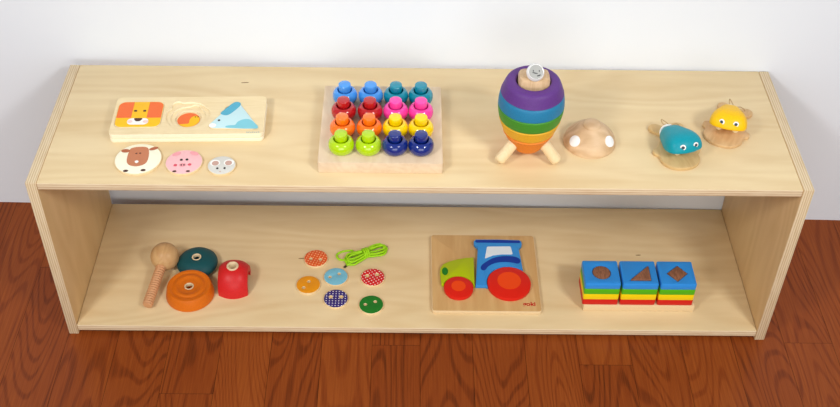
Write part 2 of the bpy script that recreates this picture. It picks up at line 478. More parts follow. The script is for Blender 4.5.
bm = nb(); x = bl(-.2785, .1075)
for k in range(7):
    decal(bm, rect(x[0]+k*.0031, x[1]-.0010, x[0]+k*.0031+.0009, x[1]+.0010+(.0005 if k % 3 == 0 else 0)), .01735, 0)
    decal(bm, rect(x[0]+k*.0031, x[1]-.0002+.0006*(k % 2), x[0]+k*.0031+.0022, x[1]+.0004+.0006*(k % 2)), .01737, 0)
obj('small_lettering', bm, INK, board)

LI_O = paint('lion_orange', (240, 112, 56), .5); LI_Y = paint('lion_yellow', (250, 190, 28), .5)
PINKC = paint('soft_pink_print', (240, 206, 200), .5)
lion = thing('lion_puzzle_piece', 'square lion puzzle piece in orange and yellow at the left end of the board', 'puzzle piece', (AC[0], AC[1], H+.0139), AR)
bm = nb(); prism(bm, lion_out, 0, .0046, side=1, bev=.0004)
def lp(u, v): return (lc[0]-.037+.074*u, lc[1]-.033+.066*v)
zt = .00475
for side in (0, 1):
    inn = rnd([lp(.012, .36), lp(.335, .36), lp(.335, .985), lp(.012, .985)] if side == 0 else [lp(.675, .36), lp(.988, .36), lp(.988, .985), lp(.675, .985)], [0, 0, 0, .0112] if side == 0 else [0, 0, .0112, 0], 8)
    decal(bm, inn, zt, 2)
decal(bm, rnd([lp(.27, .09), lp(.73, .09), lp(.73, .34), lp(.27, .34)], .0075), zt+.0001, 3)
for u in (.33, .67): decal(bm, ell(*lp(u, .21), .0042, .0036), zt+.0002, 5)
decal(bm, rnd([lp(.385, .345), lp(.615, .345), lp(.545, .22), lp(.455, .22)], .0022), zt+.0002, 4)
for u in (.40, .60): decal(bm, rnd([lp(u-.032, .60), lp(u+.032, .60), lp(u+.032, .67), lp(u-.032, .67)], .001), zt+.0001, 4)
obj('lion_plate', bm, [LI_Y, LIME, LI_O, WHITE, DBROWN, PINKC], lion)

MS_L = paint('pale_ice_blue', (196, 228, 232), .5); MS_T = paint('teal_print', (84, 172, 198), .5); MS_P = paint('light_teal_print', (126, 200, 214), .5)
mouse = thing('mouse_puzzle_piece', 'triangular pale blue mouse puzzle piece at the right end of the board', 'puzzle piece', (AC[0], AC[1], H+.0139), AR)
bm = nb(); prism(bm, mouse_out, 0, .0046, side=1, bev=.0004)
ear = [bl(*p) for p in ((-.3262, .1545), (-.3185, .1492), (-.3105, .1525), (-.2985, .1700), (-.2958, .1790), (-.3000, .1845), (-.3078, .1828), (-.3180, .1680))]
decal(bm, smooth_loop(ear, 4), zt, 2)
patch = [bl(*p) for p in ((-.3120, .1175), (-.3130, .1215), (-.3070, .1235), (-.2990, .1245), (-.2955, .1330), (-.2860, .1395), (-.2760, .1385), (-.2655, .1270), (-.2618, .1210), (-.2640, .1158), (-.2900, .1156))]
decal(bm, smooth_loop(patch, 4), zt, 3)
decal(bm, ell(*bl(-.3350, .1225), .0060, .0056), zt+.0001, 4)
decal(bm, ell(*bl(-.3263, .1360), .0022, .0022), zt+.0001, 5)
obj('mouse_plate', bm, [MS_L, LIME, MS_T, MS_P, WHITE, BLACK], mouse)

def disc(name, part, label, cat, x, y, R, face, deco, mats, rz=0.):
    t = thing(name, label, cat, (x, y, H), rz, 'loose round animal discs')
    bm = nb(); prism(bm, ell(0, 0, R, n=56), 0, .0042, side=1, bev=.0006)
    for i, (kind, m, *a) in enumerate(deco):
        z = .00430+.00004*i
        if kind == 'e': decal(bm, ell(a[0]*R, a[1]*R, a[2]*R, a[3]*R, a[4] if len(a) > 4 else 0), z, m)
        else: decal(bm, smooth_loop([(p[0]*R, p[1]*R) for p in a[0]], 4), z, m)
    obj(part, bm, [face, PALEB]+mats, t)
disc('sheep_disc', 'sheep_plate', 'large round cream disc with a brown sheep face, left of the pink pig', 'disc', -.4450, .0553, .0366,
     paint('cream_print', (248, 244, 218), .5),
     [('p', 2, [(-.36, .72), (-.02, .80), (.34, .72), (.44, .4), (.42, -.1), (.30, -.38), (-.03, -.50), (-.36, -.38), (-.48, -.1), (-.45, .4)]),
      ('e', 3, -.58, .58, .19, .12, -.1), ('e', 3, .62, .62, .20, .10, .3), ('e', 4, -.10, .36, .05, .04), ('e', 4, .06, .36, .05, .04),
      ('e', 5, -.05, -.20, .08, .09), ('e', 4, -.47, -.76, .11, .075), ('e', 4, .27, -.78, .11, .075)],
     [paint('sheep_brown', (196, 124, 88), .5), paint('ear_brown', (178, 100, 66), .5), DBROWN, WHITE], math.radians(6))
PK = paint('pig_pink', (246, 190, 192), .5); PK2 = paint('pig_dark_pink', (238, 160, 166), .5); PKR = paint('cheek_red', (222, 80, 100), .5)
disc('pig_disc', 'pig_plate', 'round pink pig disc between the sheep disc and the grey mouse disc', 'disc', -.3717, .0488, .0289, PK,
     [('e', 2, -.44, .70, .26, .15, .45), ('e', 2, .52, .68, .26, .15, -.5), ('e', 3, -.15, .18, .08, .09), ('e', 3, .15, .18, .08, .09),
      ('e', 4, -.45, -.25, .10, .10), ('e', 4, .32, -.25, .10, .10), ('e', 2, -.06, -.25, .19, .15), ('e', 5, -.13, -.26, .04, .07), ('e', 5, .02, -.26, .04, .07),
      ('e', 5, -.46, -.76, .11, .075), ('e', 5, .26, -.80, .11, .075)], [PK2, BLACK, PKR, DBROWN], math.radians(5))
MG = paint('mouse_grey', (214, 212, 204), .5); MR = paint('rosy_ear', (198, 160, 146), .5)
disc('mouse_disc', 'mouse_plate', 'smallest round disc, a grey mouse face with two rosy ears', 'disc', -.3116, .0418, .0219, MG,
     [('e', 2, -.48, .26, .36, .34), ('e', 2, .50, .26, .36, .34), ('e', 3, -.46, .22, .25, .26), ('e', 3, .48, .22, .25, .26),
      ('e', 4, -.28, -.34, .085, .10), ('e', 4, .24, -.34, .085, .10), ('e', 3, -.05, -.70, .07, .05)], [WHITE, MR, BLACK], math.radians(3))

# ------------------------------------------------------------------ peg board
pb = thing('peg_board', 'square pale maple peg board under sixteen coloured round pegs', 'peg board', (-.0622, .1296, H), 0)
bm = nb(); prism(bm, rnd(rect(-.0976, -.0990, .0976, .0990), .003), 0, .0212, bev=.0012)
obj('board', bm, MAPLE, pb)
pegcols = [[('sky blue', (66, 150, 232)), ('sky blue', (66, 150, 232)), ('teal', (0, 136, 160)), ('teal', (0, 136, 160))],
           [('dark red', (184, 22, 28)), ('dark red', (184, 22, 28)), ('hot pink', (248, 64, 168)), ('hot pink', (248, 64, 168))],
           [('orange', (252, 118, 14)), ('orange', (252, 118, 14)), ('bright yellow', (254, 214, 0)), ('bright yellow', (254, 214, 0))],
           [('lime green', (178, 214, 0)), ('lime green', (178, 214, 0)), ('navy blue', (13, 38, 122)), ('navy blue', (13, 38, 122))]]
beadp = [(.0112, .003), (.0112, .0222), (.0122, .0236), (.0134, .0238)]+arc(.0112, .0116, .0092, 78, -80, 14, .0122)+[(.0075, 0), (.0075, .003)]
bm = nb(); lathe(bm, beadp, 56, closed=True)
bead_me = bm
knobp = [(0, .0005), (.0072, .0005), (.0072, .020), (.0098, .0225), (.0102, .024), (.0102, .0335), (.0098, .0345), (.0088, .0351), (0, .0353)]
pegmats = {}
proto = None
PX = (-.1238, -.0812, -.0397, .0012); PY = (.1872, .1460, .1030, .0612)
rowname = ['back row', 'second row from the back', 'third row from the back', 'front row']
for r in range(4):
    for c in range(4):
        cn, cv = pegcols[r][c]
        if cn not in pegmats: pegmats[cn] = gloss(cn.replace(' ', '_')+'_lacquer', cv)
        if proto is None:
            proto = thing('round_peg', 'x', 'peg', group='round pegs on the peg board')
            obj('bead', bead_me, pegmats[cn], proto)
            k = nb(); lathe(k, knobp, 36); obj('knob', k, pegmats[cn], proto)
            p = proto
        else:
            p = copy_tree(proto)
            for ch in p.children:
                ch.data = ch.data.copy(); ch.data.materials[0] = pegmats[cn]
        p.location = (PX[c], PY[r], H+.0212)
        p['label'] = '%s round peg in the %s, %s of its colour pair' % (cn, rowname[r], 'left' if c % 2 == 0 else 'right')

# ------------------------------------------------------------------ stacking rocket
RX, RY = .1702, .0855
PUR = stain('purple_stain', (94, 52, 128)); RBL = stain('ring_blue_stain', (36, 122, 164)); RGR = stain('ring_green_stain', (66, 142, 40))
RYE = stain('ring_amber_stain', (230, 172, 34)); ROR = stain('ring_orange_stain', (228, 128, 28))
RIM = {}
def R_at(z):
    pts = [(.017, .0235), (.028, .0315), (.0504, .0415), (.075, .0485), (.0985, .0512), (.121, .0478), (.136, .0405), (.1435, .0335)]
    for (z0, r0), (z1, r1) in zip(pts, pts[1:]):
        if z <= z1: return r0+(r1-r0)*max(0, (z-z0)/(z1-z0))
    return pts[-1][1]
def ring(name, label, z0, z1, m, inner=.0262, solid=False, top=None):
    t = thing(name, label, 'toy ring' if not solid else 'toy rocket', (RX, RY, H+z0), 0, None if solid else 'rainbow rings of the stacking rocket')
    h = z1-z0-.0002; n = 7
    zs = [z0+(z1-z0)*i/n for i in range(n+1)]
    # smooth barrel by quadratic sampling
    def RR(z):
        c = (.0985, .0512)
        if z < c[0]:
            u = (c[0]-z)/(c[0]-.017); return .0512-.0272*u**1.75
        u = (z-c[0])/(.1435-c[0]); return .0512-.0112*u**2.1
    pr = [(RR(z), z-z0) for z in zs]
    e = .0015
    prof = [(pr[0][0]-e, 0), (pr[0][0], e)]+[(r, min(z, h-e)) for r, z in pr[1:-1]]+[(pr[-1][0], h-e), (pr[-1][0]-e, h)]
    if top: prof = prof[:-2]+[(pr[-1][0]+.0005, h-.0022), (pr[-1][0]-.0012, h-.0006), (pr[-1][0]-.0035, h)]
    if solid: prof = [(0, 0)]+prof+[(0, h)]
    else: prof = prof+[(inner+.0015, h), (inner, h-.0015), (inner, .0)]
    bm = nb(); lathe(bm, prof, 72, closed=not solid)
    return t, bm
t, bm = ring('rocket_base', 'orange cup of the toy rocket on stubby pale wooden legs beneath the yellow ring', .0135, .0504, ROR, solid=True)  # only the base of the rocket: cup and legs, rings are separate
obj('base_cup', bm, ROR, t)
for k in range(3):
    a = math.radians((-145, -35, 90)[k])
    d = Vector((math.cos(a), math.sin(a), 0))
    p0 = d*.0245+Vector((0, 0, .0230)); p1 = d*.0560+Vector((0, 0, -.0048))
    ax = (p1-p0).normalized(); q = ax.to_track_quat('Z', 'Y').to_matrix().to_4x4(); q.translation = p0
    L = (p1-p0).length
    bm = nb(); lathe(bm, [(0, -.008), (.0090, -.008), (.0090, L-.003)]+arc(.0, L-.003, .0090, 0, 90, 6, .0055)[1:-1]+[(0, L+.0025)], 32, M=q)
    tag(obj('leg', bm, PALEB, t), 'pale unpainted wooden leg')
for nm, z0, z1, m, lab, tp in (('rocket_ring', .0504, .075, RYE, 'amber yellow ring, lowest ring of the rainbow rocket, just above its orange base', 0), ('rocket_ring', .075, .0985, RGR, 'green ring of the rainbow rocket between its yellow and blue rings', 0),
                       ('rocket_ring', .0985, .121, RBL, 'blue ring of the rainbow rocket just under its purple ring', 0), ('rocket_ring', .121, .1435, PUR, 'purple ring, topmost of the rainbow rocket, around the wooden astronaut', 1)):
    t, bm = ring(nm, lab, z0, z1, m, top=tp)
    obj('ring_body', bm, m, t)
ast = thing('astronaut_figure', 'wooden peg astronaut with white helmet standing inside the purple-topped rocket', 'toy figure', (RX+.0005, RY, H+.0506), 0)
lobes = []
for i in range(72):
    a = 2*PI*i/72
    r = .0230/(abs(math.cos(a))**4.2+abs(math.sin(a))**4.2)**(1/4.2)
    lobes.append((r*math.cos(a)*1.03, r*math.sin(a)*.78))
bm = nb(); prism(bm, inset(lobes, .0008), 0, .066, bev=.001)
prism(bm, lobes, .066, .1040, bev=.0055, bevbot=.0005)
obj('body', bm, MAPLEZ, ast)
for s in (-1, 1):
    bm = nb(); lathe(bm, [(0, 0)]+arc(0, .004, .0055, -90, 0, 4, .004)[1:]+[(.0058, .020)]+arc(0, .020, .0058, 0, 90, 5, .0058)[1:-1]+[(0, .0258)], 20, M=Matrix.Translation((s*.0180, -.0060, .070)))
    obj('arm', bm, MAPLEZ, ast)
HELM = gloss('white_helmet', (244, 244, 242)); VIS = paint('silver_visor', (168, 168, 164), .35)
face_dir = Vector((.06, -.70, .70)).normalized(); q = face_dir.to_track_quat('Z', 'Y').to_matrix().to_4x4(); q.translation = Vector((-.0003, -.0085, .1130))
bm = nb(); lathe(bm, [(0, -.0125)]+arc(0, 0, .0136, -72, 28, 12, .0125)+[(.0112, .0078), (.0105, .0074), (0, .0070)], 48, M=q)
hl = obj('helmet', bm, HELM, ast)
bm = nb(); lathe(bm, [(.0107, .0075), (.0103, .0080), (0, .0084)], 40, M=q)
vs = obj('visor', bm, VIS, hl)
bm = nb()
for (x, y, a, b2, r) in ((-.002, -.002, .0045, .0008, -.25), (.0045, .001, .0008, .0016, 0), (.0035, -.0058, .0032, .0011, .3), (-.0045, .0015, .0007, .0016, 0)):
    f = decal(bm, ell(x, y, a, b2, r, 14), .0086, 0)
bm.transform(q)
obj('visor_print', bm, paint('dark_grey_print', (70, 70, 72), .4), hl)

# nose cone
nc = thing('nose_cone', 'bare wooden rocket nose cone with white felt dots beside the rainbow rocket', 'toy part', (.2742, .1112, H), math.radians(0))
ncp = [(0, 0), (.0412, 0), (.0420, .0012), (.0417, .0035)]
for i in range(1, 13):
    u = i/12; ncp.append(((.0150+(.0417-.0150)*(1-u**1.6)), .0035+.0330*(u**.88)))
ncp += [(.0150, .0372), (.0142, .0390), (.0120, .0402), (0, .0408)]
bm = nb(); lathe(bm, ncp, 64)
bvh = BVHTree.FromBMesh(bm)
obj('cone_body', bm, wood('turned_beech', (220, 188, 150), (196, 160, 120), 'x', 4, .45, 3, .35, .8, fine=.2, lo=.2, hi=.8), nc)
FELT = paint('white_felt', (240, 240, 240), .9)
for k, a in enumerate((-143, -37)):
    a = math.radians(a); d = Vector((math.cos(a), math.sin(a), 0))
    hit, nrm, i, dd = bvh.ray_cast(d*.08+Vector((0, 0, .0195)), -d)
    q = nrm.to_track_quat('Z', 'Y').to_matrix().to_4x4(); q.translation = hit-nrm*.001
    bm = nb(); lathe(bm, [(0, 0), (.0092, 0), (.0092, .0021), (.0084, .0026), (0, .0027)], 32, M=q)
    tag(obj('felt_dot', bm, FELT, nc), 'white round dot')

# ------------------------------------------------------------------ fish castanets
STRING = paint('tan_string', (190, 158, 116), .8); BAND = paint('white_elastic', (246, 244, 238), .7)
def fish(label, x, y, head_deg, yaw, cv, tone, tilt, half, hoff=(0, 0)):
    t = thing('fish_castanet', label, 'fish toy', (x, y, H), math.radians(head_deg), 'wooden fish castanets')
    hp = [(.0435, .0), (.0415, .014), (.0340, .0250), (.0230, .0312), (.0120, .0318), (.0075, .0335), (.0025, .0385), (-.0060, .0372), (-.0100, .0300), (-.0180, .0250), (-.0330, .0165), (-.0420, .0165), (-.0480, .0220), (-.0545, .0280), (-.0630, .0290), (-.0690, .0225), (-.0685, .0135), (-.0620, .0050)]
    pts = hp+[(-.0575, 0)]+[(a, -b) for a, b in hp[:0:-1]]
    bm = nb(); prism(bm, smooth_loop(pts, 5), 0, .0062, bev=.0014)
    tag(obj('fish_base', bm, tone, t), 'unpainted wooden fish-shaped base plate')
    ho = smooth_loop(half, 8)
    ho = ccw(ho); cen = Vector((.006, 0))
    bm = nb(); rings = []; h = .0245; nn = len(ho)
    prof = [(.93, -.0030), (.985, -.0018)]+[(math.cos(PI/2*i/14)**.70, h*math.sin(PI/2*i/14)**.95) for i in range(0, 14)]
    for s, z in prof:
        rings.append([bm.verts.new((cen.x+(px-cen.x)*s, cen.y+(py-cen.y)*s, z)) for px, py in ho])
    fs = []
    for a, b in zip(rings, rings[1:]):
        for i in range(nn): fs.append(bm.faces.new((a[i], a[(i+1) % nn], b[(i+1) % nn], b[i])))
    fs.append(bm.faces.new(rings[0]))
    tip = bm.verts.new((cen.x, 0, h*1.003))
    for i in range(nn): fs.append(bm.faces.new((rings[-1][i], rings[-1][(i+1) % nn], tip)))
    orient(bm, fs)
    Mt = Matrix.Translation((-.034+hoff[0], hoff[1], .0110)) @ Matrix.Rotation(math.radians(yaw), 4, 'Z') @ Matrix.Rotation(math.radians(-tilt), 4, 'Y') @ Matrix.Translation((.034, 0, 0))
    bm.transform(Mt)
    bvh = BVHTree.FromBMesh(bm)
    hd = obj('head', bm, cv, t, angle=60)
    for s in (-1, 1):
        dr = (Mt.to_3x3() @ Vector((-.75, s*-.10, -.62))).normalized()
        tgt = Mt @ Vector((.0305, s*.0104, .0042))
        hit, nrm, i, dd = bvh.ray_cast(tgt-dr*.06, dr)
        q = nrm.to_track_quat('Z', 'Y').to_matrix().to_4x4(); q.translation = hit-nrm*.0006
        bm = nb(); lathe(bm, [(0, 0), (.0046, 0), (.0046, .0008), (.0041, .0012), (0, .0013)], 24, M=q)
        e = obj('eye', bm, WHITE, hd)
        bm = nb(); lathe(bm, [(0, .0011), (.0027, .0011), (.0025, .0016), (0, .0017)], 20, M=q)
        obj('pupil', bm, PUPIL, e)
        bc = Mt @ Vector((.0215, s*.0130, -.0052))
        bm = nb(); lathe(bm, [(0, -.0048)]+arc(0, 0, .0052, -75, 75, 10, .0048)+[(0, .0048)], 20, M=Matrix.Translation(bc))
        tag(obj('clapper_bead', bm, PALEB, hd), 'small pale wooden bead')
    # elastic strap around the narrow back end of the head
    lo = []
    for i in range(28):
        a = 2*PI*i/28
        lo.append(Mt @ Vector((-.0335-.003*math.sin(a), .0128*math.cos(a), .0050+.0105*math.sin(a))))
    bm = nb(); tube(bm, lo, .0017, 10, closed=True); tag(obj('elastic_band', bm, BAND, t), 'white elastic loop')
    bm = nb()
    tube(bm, smooth_path([(-.040, .000, .0225), (-.047, .009, .022), (-.050, .017, .0150), (-.047, .010, .0145), (-.041, .002, .0215)], 5), .0008, 8)
    tube(bm, smooth_path([(-.040, .000, .0225), (-.049, -.006, .024), (-.057, -.012, .0245), (-.051, -.010, .0195), (-.041, -.002, .0215)], 5), .0008, 8)
    tag(obj('string_bow', bm, STRING, t), 'thin tan string tied in a bow')
PUPIL = paint('slate_pupil', (62, 74, 86), .3)
FB = stain('fish_turquoise', (0, 148, 164), .42); FY = stain('fish_yellow', (246, 192, 4), .42)
TANB = wood('tan_beech', (214, 182, 128), (202, 166, 112), 'x', 4, .5, 5, .12, 2.2, fine=.2)
wide = [(-.034, -.0135), (-.012, -.0225), (.012, -.0295), (.029, -.0262), (.0365, -.012), (.0380, 0), (.0365, .012), (.029, .0262), (.012, .0295), (-.012, .0225), (-.034, .0135), (-.039, 0)]
fish('turquoise-headed wooden fish castanet, nearer the nose cone', .4110, .0865, -83, 11, FB, TANB, 16, wide, (0, -.0065))
fish('yellow-headed wooden fish castanet at the right end of the top shelf', .5010, .1410, -116, 9, FY, BEECH, 19, wide, (.001, -.005))

# ------------------------------------------------------------------ bolt and nuts (bottom shelf)
bolt = thing('wooden_bolt', 'beech wooden bolt with a ball head and threaded shank lying at the left', 'toy bolt', (-.4600, .1435, BZ))
BR = .0258
bm = nb(); lathe(bm, [(0, -BR)]+arc(0, 0, BR, -86, 86, 26)+[(0, BR)], 48, M=Matrix.Translation((0, 0, BR)))
obj('ball_head', bm, wood('beech_ball', (204, 166, 116), (192, 150, 100), 'y', 4, .4, 4, .15, .2, fine=.2), bolt)
p0 = Vector((0, 0, BR)); p1 = Vector((-.0160, -.1055, .0096))
ax = (p1-p0).normalized(); q = ax.to_track_quat('Z', 'Y').to_matrix().to_4x4(); q.translation = p0
L = (p1-p0).length; seg = 28; bm = nb(); prev = None; pitch = .0048; steps = 200; fs = []
first = None
for k in range(steps+1):
    z = BR-.003+(L-BR+.003)*k/steps
    row = []
    for i in range(seg):
        a = 2*PI*i/seg
        r = .0087+.0006*math.sin(2*PI*z/pitch-a)
        if k > steps-4: r -= .0006*(k-steps+4)*.5
        row.append(bm.verts.new(q @ Vector((r*math.cos(a), r*math.sin(a), z))))
    if prev:
        for i in range(seg): fs.append(bm.faces.new((prev[i], prev[(i+1) % seg], row[(i+1) % seg], row[i])))
    else: fs.append(bm.faces.new(row))
    prev = row
fs.append(bm.faces.new(prev)); orient(bm, fs)
obj('threaded_shank', bm, paint('beech_thread', (206, 152, 108), .55, var=.05), bolt)
INS = paint('cream_wood_bush', (226, 204, 166), .6, var=.05)
def bush(parent, z, r0, r1, h, loc=(0, 0)):
    bm = nb(); lathe(bm, [(r0, z-h), (r1, z-h), (r1, z), (r1-.0006, z+.0005), (r0+.0006, z+.0005), (r0, z)], 36, closed=True, M=Matrix.Translation((loc[0], loc[1], 0)))
    tag(obj('bush', bm, INS, parent), 'cream wooden bush around the hole')
te = thing('domed_nut', 'teal domed round wooden nut just behind the orange nut', 'toy nut', (-.4023, .1430, BZ))
pr = [(0, .0005), (.030, .0005), (.0355, .0060), (.0372, .0100), (.0365, .0135), (.0325, .0185), (.0260, .0232), (.0190, .0260), (.0120, .0268), (.0096, .0262), (.0088, .0250), (.0086, .003), (0, .003)]
bm = nb(); lathe(bm, pr, 64); obj('nut_body', bm, stain('teal_stain', (14, 78, 84)), te)
bush(te, .0258, .0062, .0086, .006)
orr = thing('stepped_nut', 'orange round wooden nut with stepped top in front of the teal nut', 'toy nut', (-.4060, .0738, BZ))
pr = [(0, .0), (.0410, .0), (.0428, .0015), (.0430, .004), (.0392, .0225), (.0380, .0240), (.0345, .0245), (.0328, .0240), (.0318, .0233), (.0285, .0232), (.0272, .0238), (.0262, .0246), (.0225, .0247), (.0205, .0240), (.0188, .0230), (.0130, .0226), (.0110, .0226), (.0085, .0220), (.0083, .003), (0, .003)]
bm = nb(); lathe(bm, pr, 72); obj('nut_body', bm, stain('orange_stain', (214, 108, 12)), orr)
bush(orr, .0224, .0062, .0083, .006)
rn = thing('arched_nut', 'red arched wooden nut with a round hole, rightmost of the bolt pieces', 'toy nut', (-.3298, .1020, BZ), math.radians(1))
bm = nb(); nu, nv = 14, 36; XW = .0262
def arch_pt(u, v, rr, hh, bul):
    a = -PI/2+PI*v
    return Vector((u*XW, -math.sin(a)*(-1)*rr+(math.sin(a)*bul*(1-u*u)), (math.cos(a)**.92 if math.cos(a) > 1e-6 else 0)*(hh+.0095*(1-abs(u)**3)-.0015*u**8)))
outer = [[bm.verts.new(arch_pt(-1+2*i/nu, j/nv, .0295, .0365, .0090)) for j in range(nv+1)] for i in range(nu+1)]
inner = [[bm.verts.new(arch_pt(-1+2*i/nu, j/nv, .0205, .0260, .0050)) for j in range(nv+1)] for i in range(nu+1)]
fs = []
for i in range(nu):
    for j in range(nv):
        fs.append(bm.faces.new((outer[i][j], outer[i+1][j], outer[i+1][j+1], outer[i][j+1])))
        fs.append(bm.faces.new((inner[i][j], inner[i][j+1], inner[i+1][j+1], inner[i+1][j])))
    for j in (0, nv): fs.append(bm.faces.new((outer[i][j], outer[i+1][j], inner[i+1][j], inner[i][j])))
for i in (0, nu):
    for j in range(nv): fs.append(bm.faces.new((outer[i][j], outer[i][j+1], inner[i][j+1], inner[i][j])))
orient(bm, fs)
rb = obj('nut_body', bm, stain('red_stain', (206, 34, 36), .42), rn)
c = nb(); lathe(c, [(0, .015), (.0098, .015), (.0098, .06), (0, .06)], 40)
bpy.context.view_layer.update(); bool_cut(rb, c)
bm = nb(); lathe(bm, [(.0066, .030), (.0097, .030), (.0108, .0450), (.0104, .0465), (.0090, .0473), (.0074, .0467), (.0066, .0456)], 40, closed=True)
tag(obj('bush', bm, INS, rn), 'cream wooden bush around the hole')

# ------------------------------------------------------------------ buttons and lace
BW = PALEB
def button(label, x, y, holes, face, R=.0216, hr=.0028):
    t = thing('lacing_button', label, 'button', (x, y, BZ), 0, 'round wooden lacing buttons')
    bm = nb(); prism(bm, ell(0, 0, R, n=56), 0, .0042, [ell(a-x, b-y, hr, n=20) for a, b in holes], side=1, top=0, bev=.0004)
    obj('button_disc', bm, [face, BW], t)
BY = -.0012
button('orange lacing button with pale polka dots, at the back left of the buttons', -.1870, .1632, [(-.1960, .1614), (-.1780, .1600)], dotted('orange_dots', (222, 88, 26), (250, 196, 140), .0054, .0011, .35))
button('plain amber yellow lacing button at the left', -.1965, .0970, [(-.1958, .1042), (-.2042, .0893)], paint('amber_print', (232, 150, 18), .5))
button('plain light blue lacing button in the middle behind the navy one', -.1478, .1175, [(-.1583, .1162), (-.1420, .1243)], paint('light_blue_print', (120, 190, 214), .5))
button('red lacing button with white polka dots and large holes, behind the green one', -.0806, .1168, [(-.0906, .1200), (-.0726, .1233)], dotted('red_dots', (212, 28, 30), (252, 232, 226), .0058, .0011, 1.0), hr=.0036)
button('navy blue lacing button with white polka dots, in front of the light blue one', -.1450, .0640, [(-.1542, .0676), (-.1355, .0678)], dotted('navy_dots', (48, 34, 116), (236, 232, 244), .0056, .0011, 0), hr=.0036)
button('plain dark green lacing button, nearest the tractor board', -.0815, .0505, [(-.0918, .0502), (-.0745, .0570)], paint('dark_green_print', (28, 122, 36), .5))

CORD = paint('lime_cord', (156, 212, 20), .6, bump=.4)
lace = thing('lime_lace', 'bright lime green cord bundled and wrapped at its middle beside the buttons', 'lace', (-.0962, .1745, BZ))
AX = math.radians(26)
def lx(u, v, z): return (u*math.cos(AX)-v*math.sin(AX), u*math.sin(AX)+v*math.cos(AX), z)
CR = .0019
bm = nb()
rl = random.Random(5)
loops = [(-.040, .040, .0160, .0040), (-.037, .043, .0100, .0050), (-.036, .038, .0150, .0085), (-.033, .041, .0065, .0085)]
for k, (u0, u1, wv, z) in enumerate(loops):
    pts = []
    for i in range(40):
        a = 2*PI*i/40
        u = (u0+u1)/2+(u1-u0)/2*math.cos(a)
        pinch = .42+.58*min(1, abs(u/.030))**1.2
        v = wv*pinch*(1 if math.sin(a) >= 0 else -1)*abs(math.sin(a))**.55+(k-2)*.0006
        pts.append(lx(u, v, max(CR, z+rl.uniform(-.0006, .0006)+.0022*(1-pinch)-.001)))
    tube(bm, pts, CR, 10, closed=True)
# the wide loose loop at the left end
pts = smooth_path([lx(-.004, .004, .010), lx(-.022, .010, .007), (-.0240, .0090, .0045), (-.0420, .0085, .0025), (-.0525, .0000, .0022), (-.0490, -.0105, .0020), (-.0380, -.0140, .0024), lx(-.030, -.004, .0045), lx(-.012, -.003, .008)], 6)
tube(bm, pts, CR, 10)
pts = smooth_path([lx(.004, -.004, .009), lx(-.020, -.009, .006), (-.0290, -.0235, .0030), (-.0345, -.0285, .0021)], 6)
tube(bm, pts, CR, 10); tail1 = pts
pts = smooth_path([lx(.0, .004, .0105), lx(.020, .006, .0085), lx(.036, .006, .0045), lx(.042, .003, .0030)], 6)
tube(bm, pts, CR, 10); tail2 = pts
obj('cord', bm, CORD, lace)
bm = nb()
for du in (-.0030, .0008, .0046):
    pts = []
    for i in range(24):
        a = 2*PI*i/24; pts.append(lx(du+.0006*math.sin(a), .0085*math.cos(a), .0085+.0064*math.sin(a)))
    tube(bm, pts, CR, 10, closed=True)
obj('wrap', bm, CORD, lace)
TIP = paint('dark_lace_tip', (52, 48, 22), .5)
for tl in (tail1, tail2):
    d = (tl[-1]-tl[-2]).normalized(); bm = nb(); tube(bm, [tl[-1]-d*.001, tl[-1]+d*.0045], .0021, 10)
    tag(obj('tip', bm, TIP, lace), 'dark cord tip')

# ------------------------------------------------------------------ tractor puzzle
TC = (.1233, .1290)
tb = thing('tractor_puzzle_board', 'square pine puzzle board carrying the blue, green and red tractor', 'puzzle board', (TC[0], TC[1], BZ))
bm = nb(); prism(bm, rnd(rect(-.0970, -.0958, .0970, .0952), .006), 0, .0080, bev=.0010, side=1)
obj('board', bm, [PINEB, PINEE], tb)
cu = bpy.data.curves.new('lettering', 'FONT'); cu.body = 'goki'; cu.size = .0125; cu.offset = .00038; cu.extrude = .00005
to = bpy.data.objects.new('t', cu); COL.objects.link(to); bpy.context.view_layer.update()
me = bpy.data.meshes.new_from_object(to.evaluated_get(bpy.context.evaluated_depsgraph_get())); bpy.data.objects.remove(to)
bm = nb(); bm.from_mesh(me)
xs = [v.co.x for v in bm.verts]; sx = .0225/(max(xs)-min(xs))
for v in bm.verts: v.co.x = (v.co.x-min(xs))*sx; v.co.y *= .95
tag(obj('lettering', bm, paint('red_ink', (196, 32, 20), .5), tb, (.0642, -.0815, .0082)), 'small red lettering')
PZ = BZ+.0082
def tl_(x, y): return (x-TC[0], y-TC[1])
TRED = paint('tractor_red', (220, 32, 18), .42); TORG = paint('tractor_hub_orange', (240, 72, 12), .42)
TBLU = paint('tractor_blue', (52, 140, 212), .42); TNAV = paint('tractor_dark_blue', (10, 54, 152), .42); TWIN = paint('tractor_window', (222, 232, 240), .42)
TGRN = paint('tractor_lime', (172, 190, 10), .42); TDG = paint('headlight_green', (24, 122, 30), .42)
BWC, BWR = (.1655, .0958), .0392; SWC, SWR = (.0744, .0838), .0264
PH = .0074
def wheel(name, label, c, R, hr, hc):
    t = thing('wheel_puzzle_piece', label, 'puzzle piece', (c[0], c[1], PZ), 0, 'tractor puzzle pieces')
    bm = nb(); prism(bm, ell(0, 0, R, n=64), 0, PH, bev=.0011); obj('tyre', bm, TRED, t)
    bm = nb(); prism(bm, ell(hc[0], hc[1], hr, n=48), PH+.0001, PH+.0003); tag(obj('hub', bm, TORG, t), 'orange wheel centre')
wheel('tractor_wheel', 'large red rear tractor wheel with orange centre', BWC, BWR, .0212, (.0003, .0047))
wheel('tractor_wheel', 'small red front tractor wheel with orange centre', SWC, SWR, .0128, (-.0002, .0027))
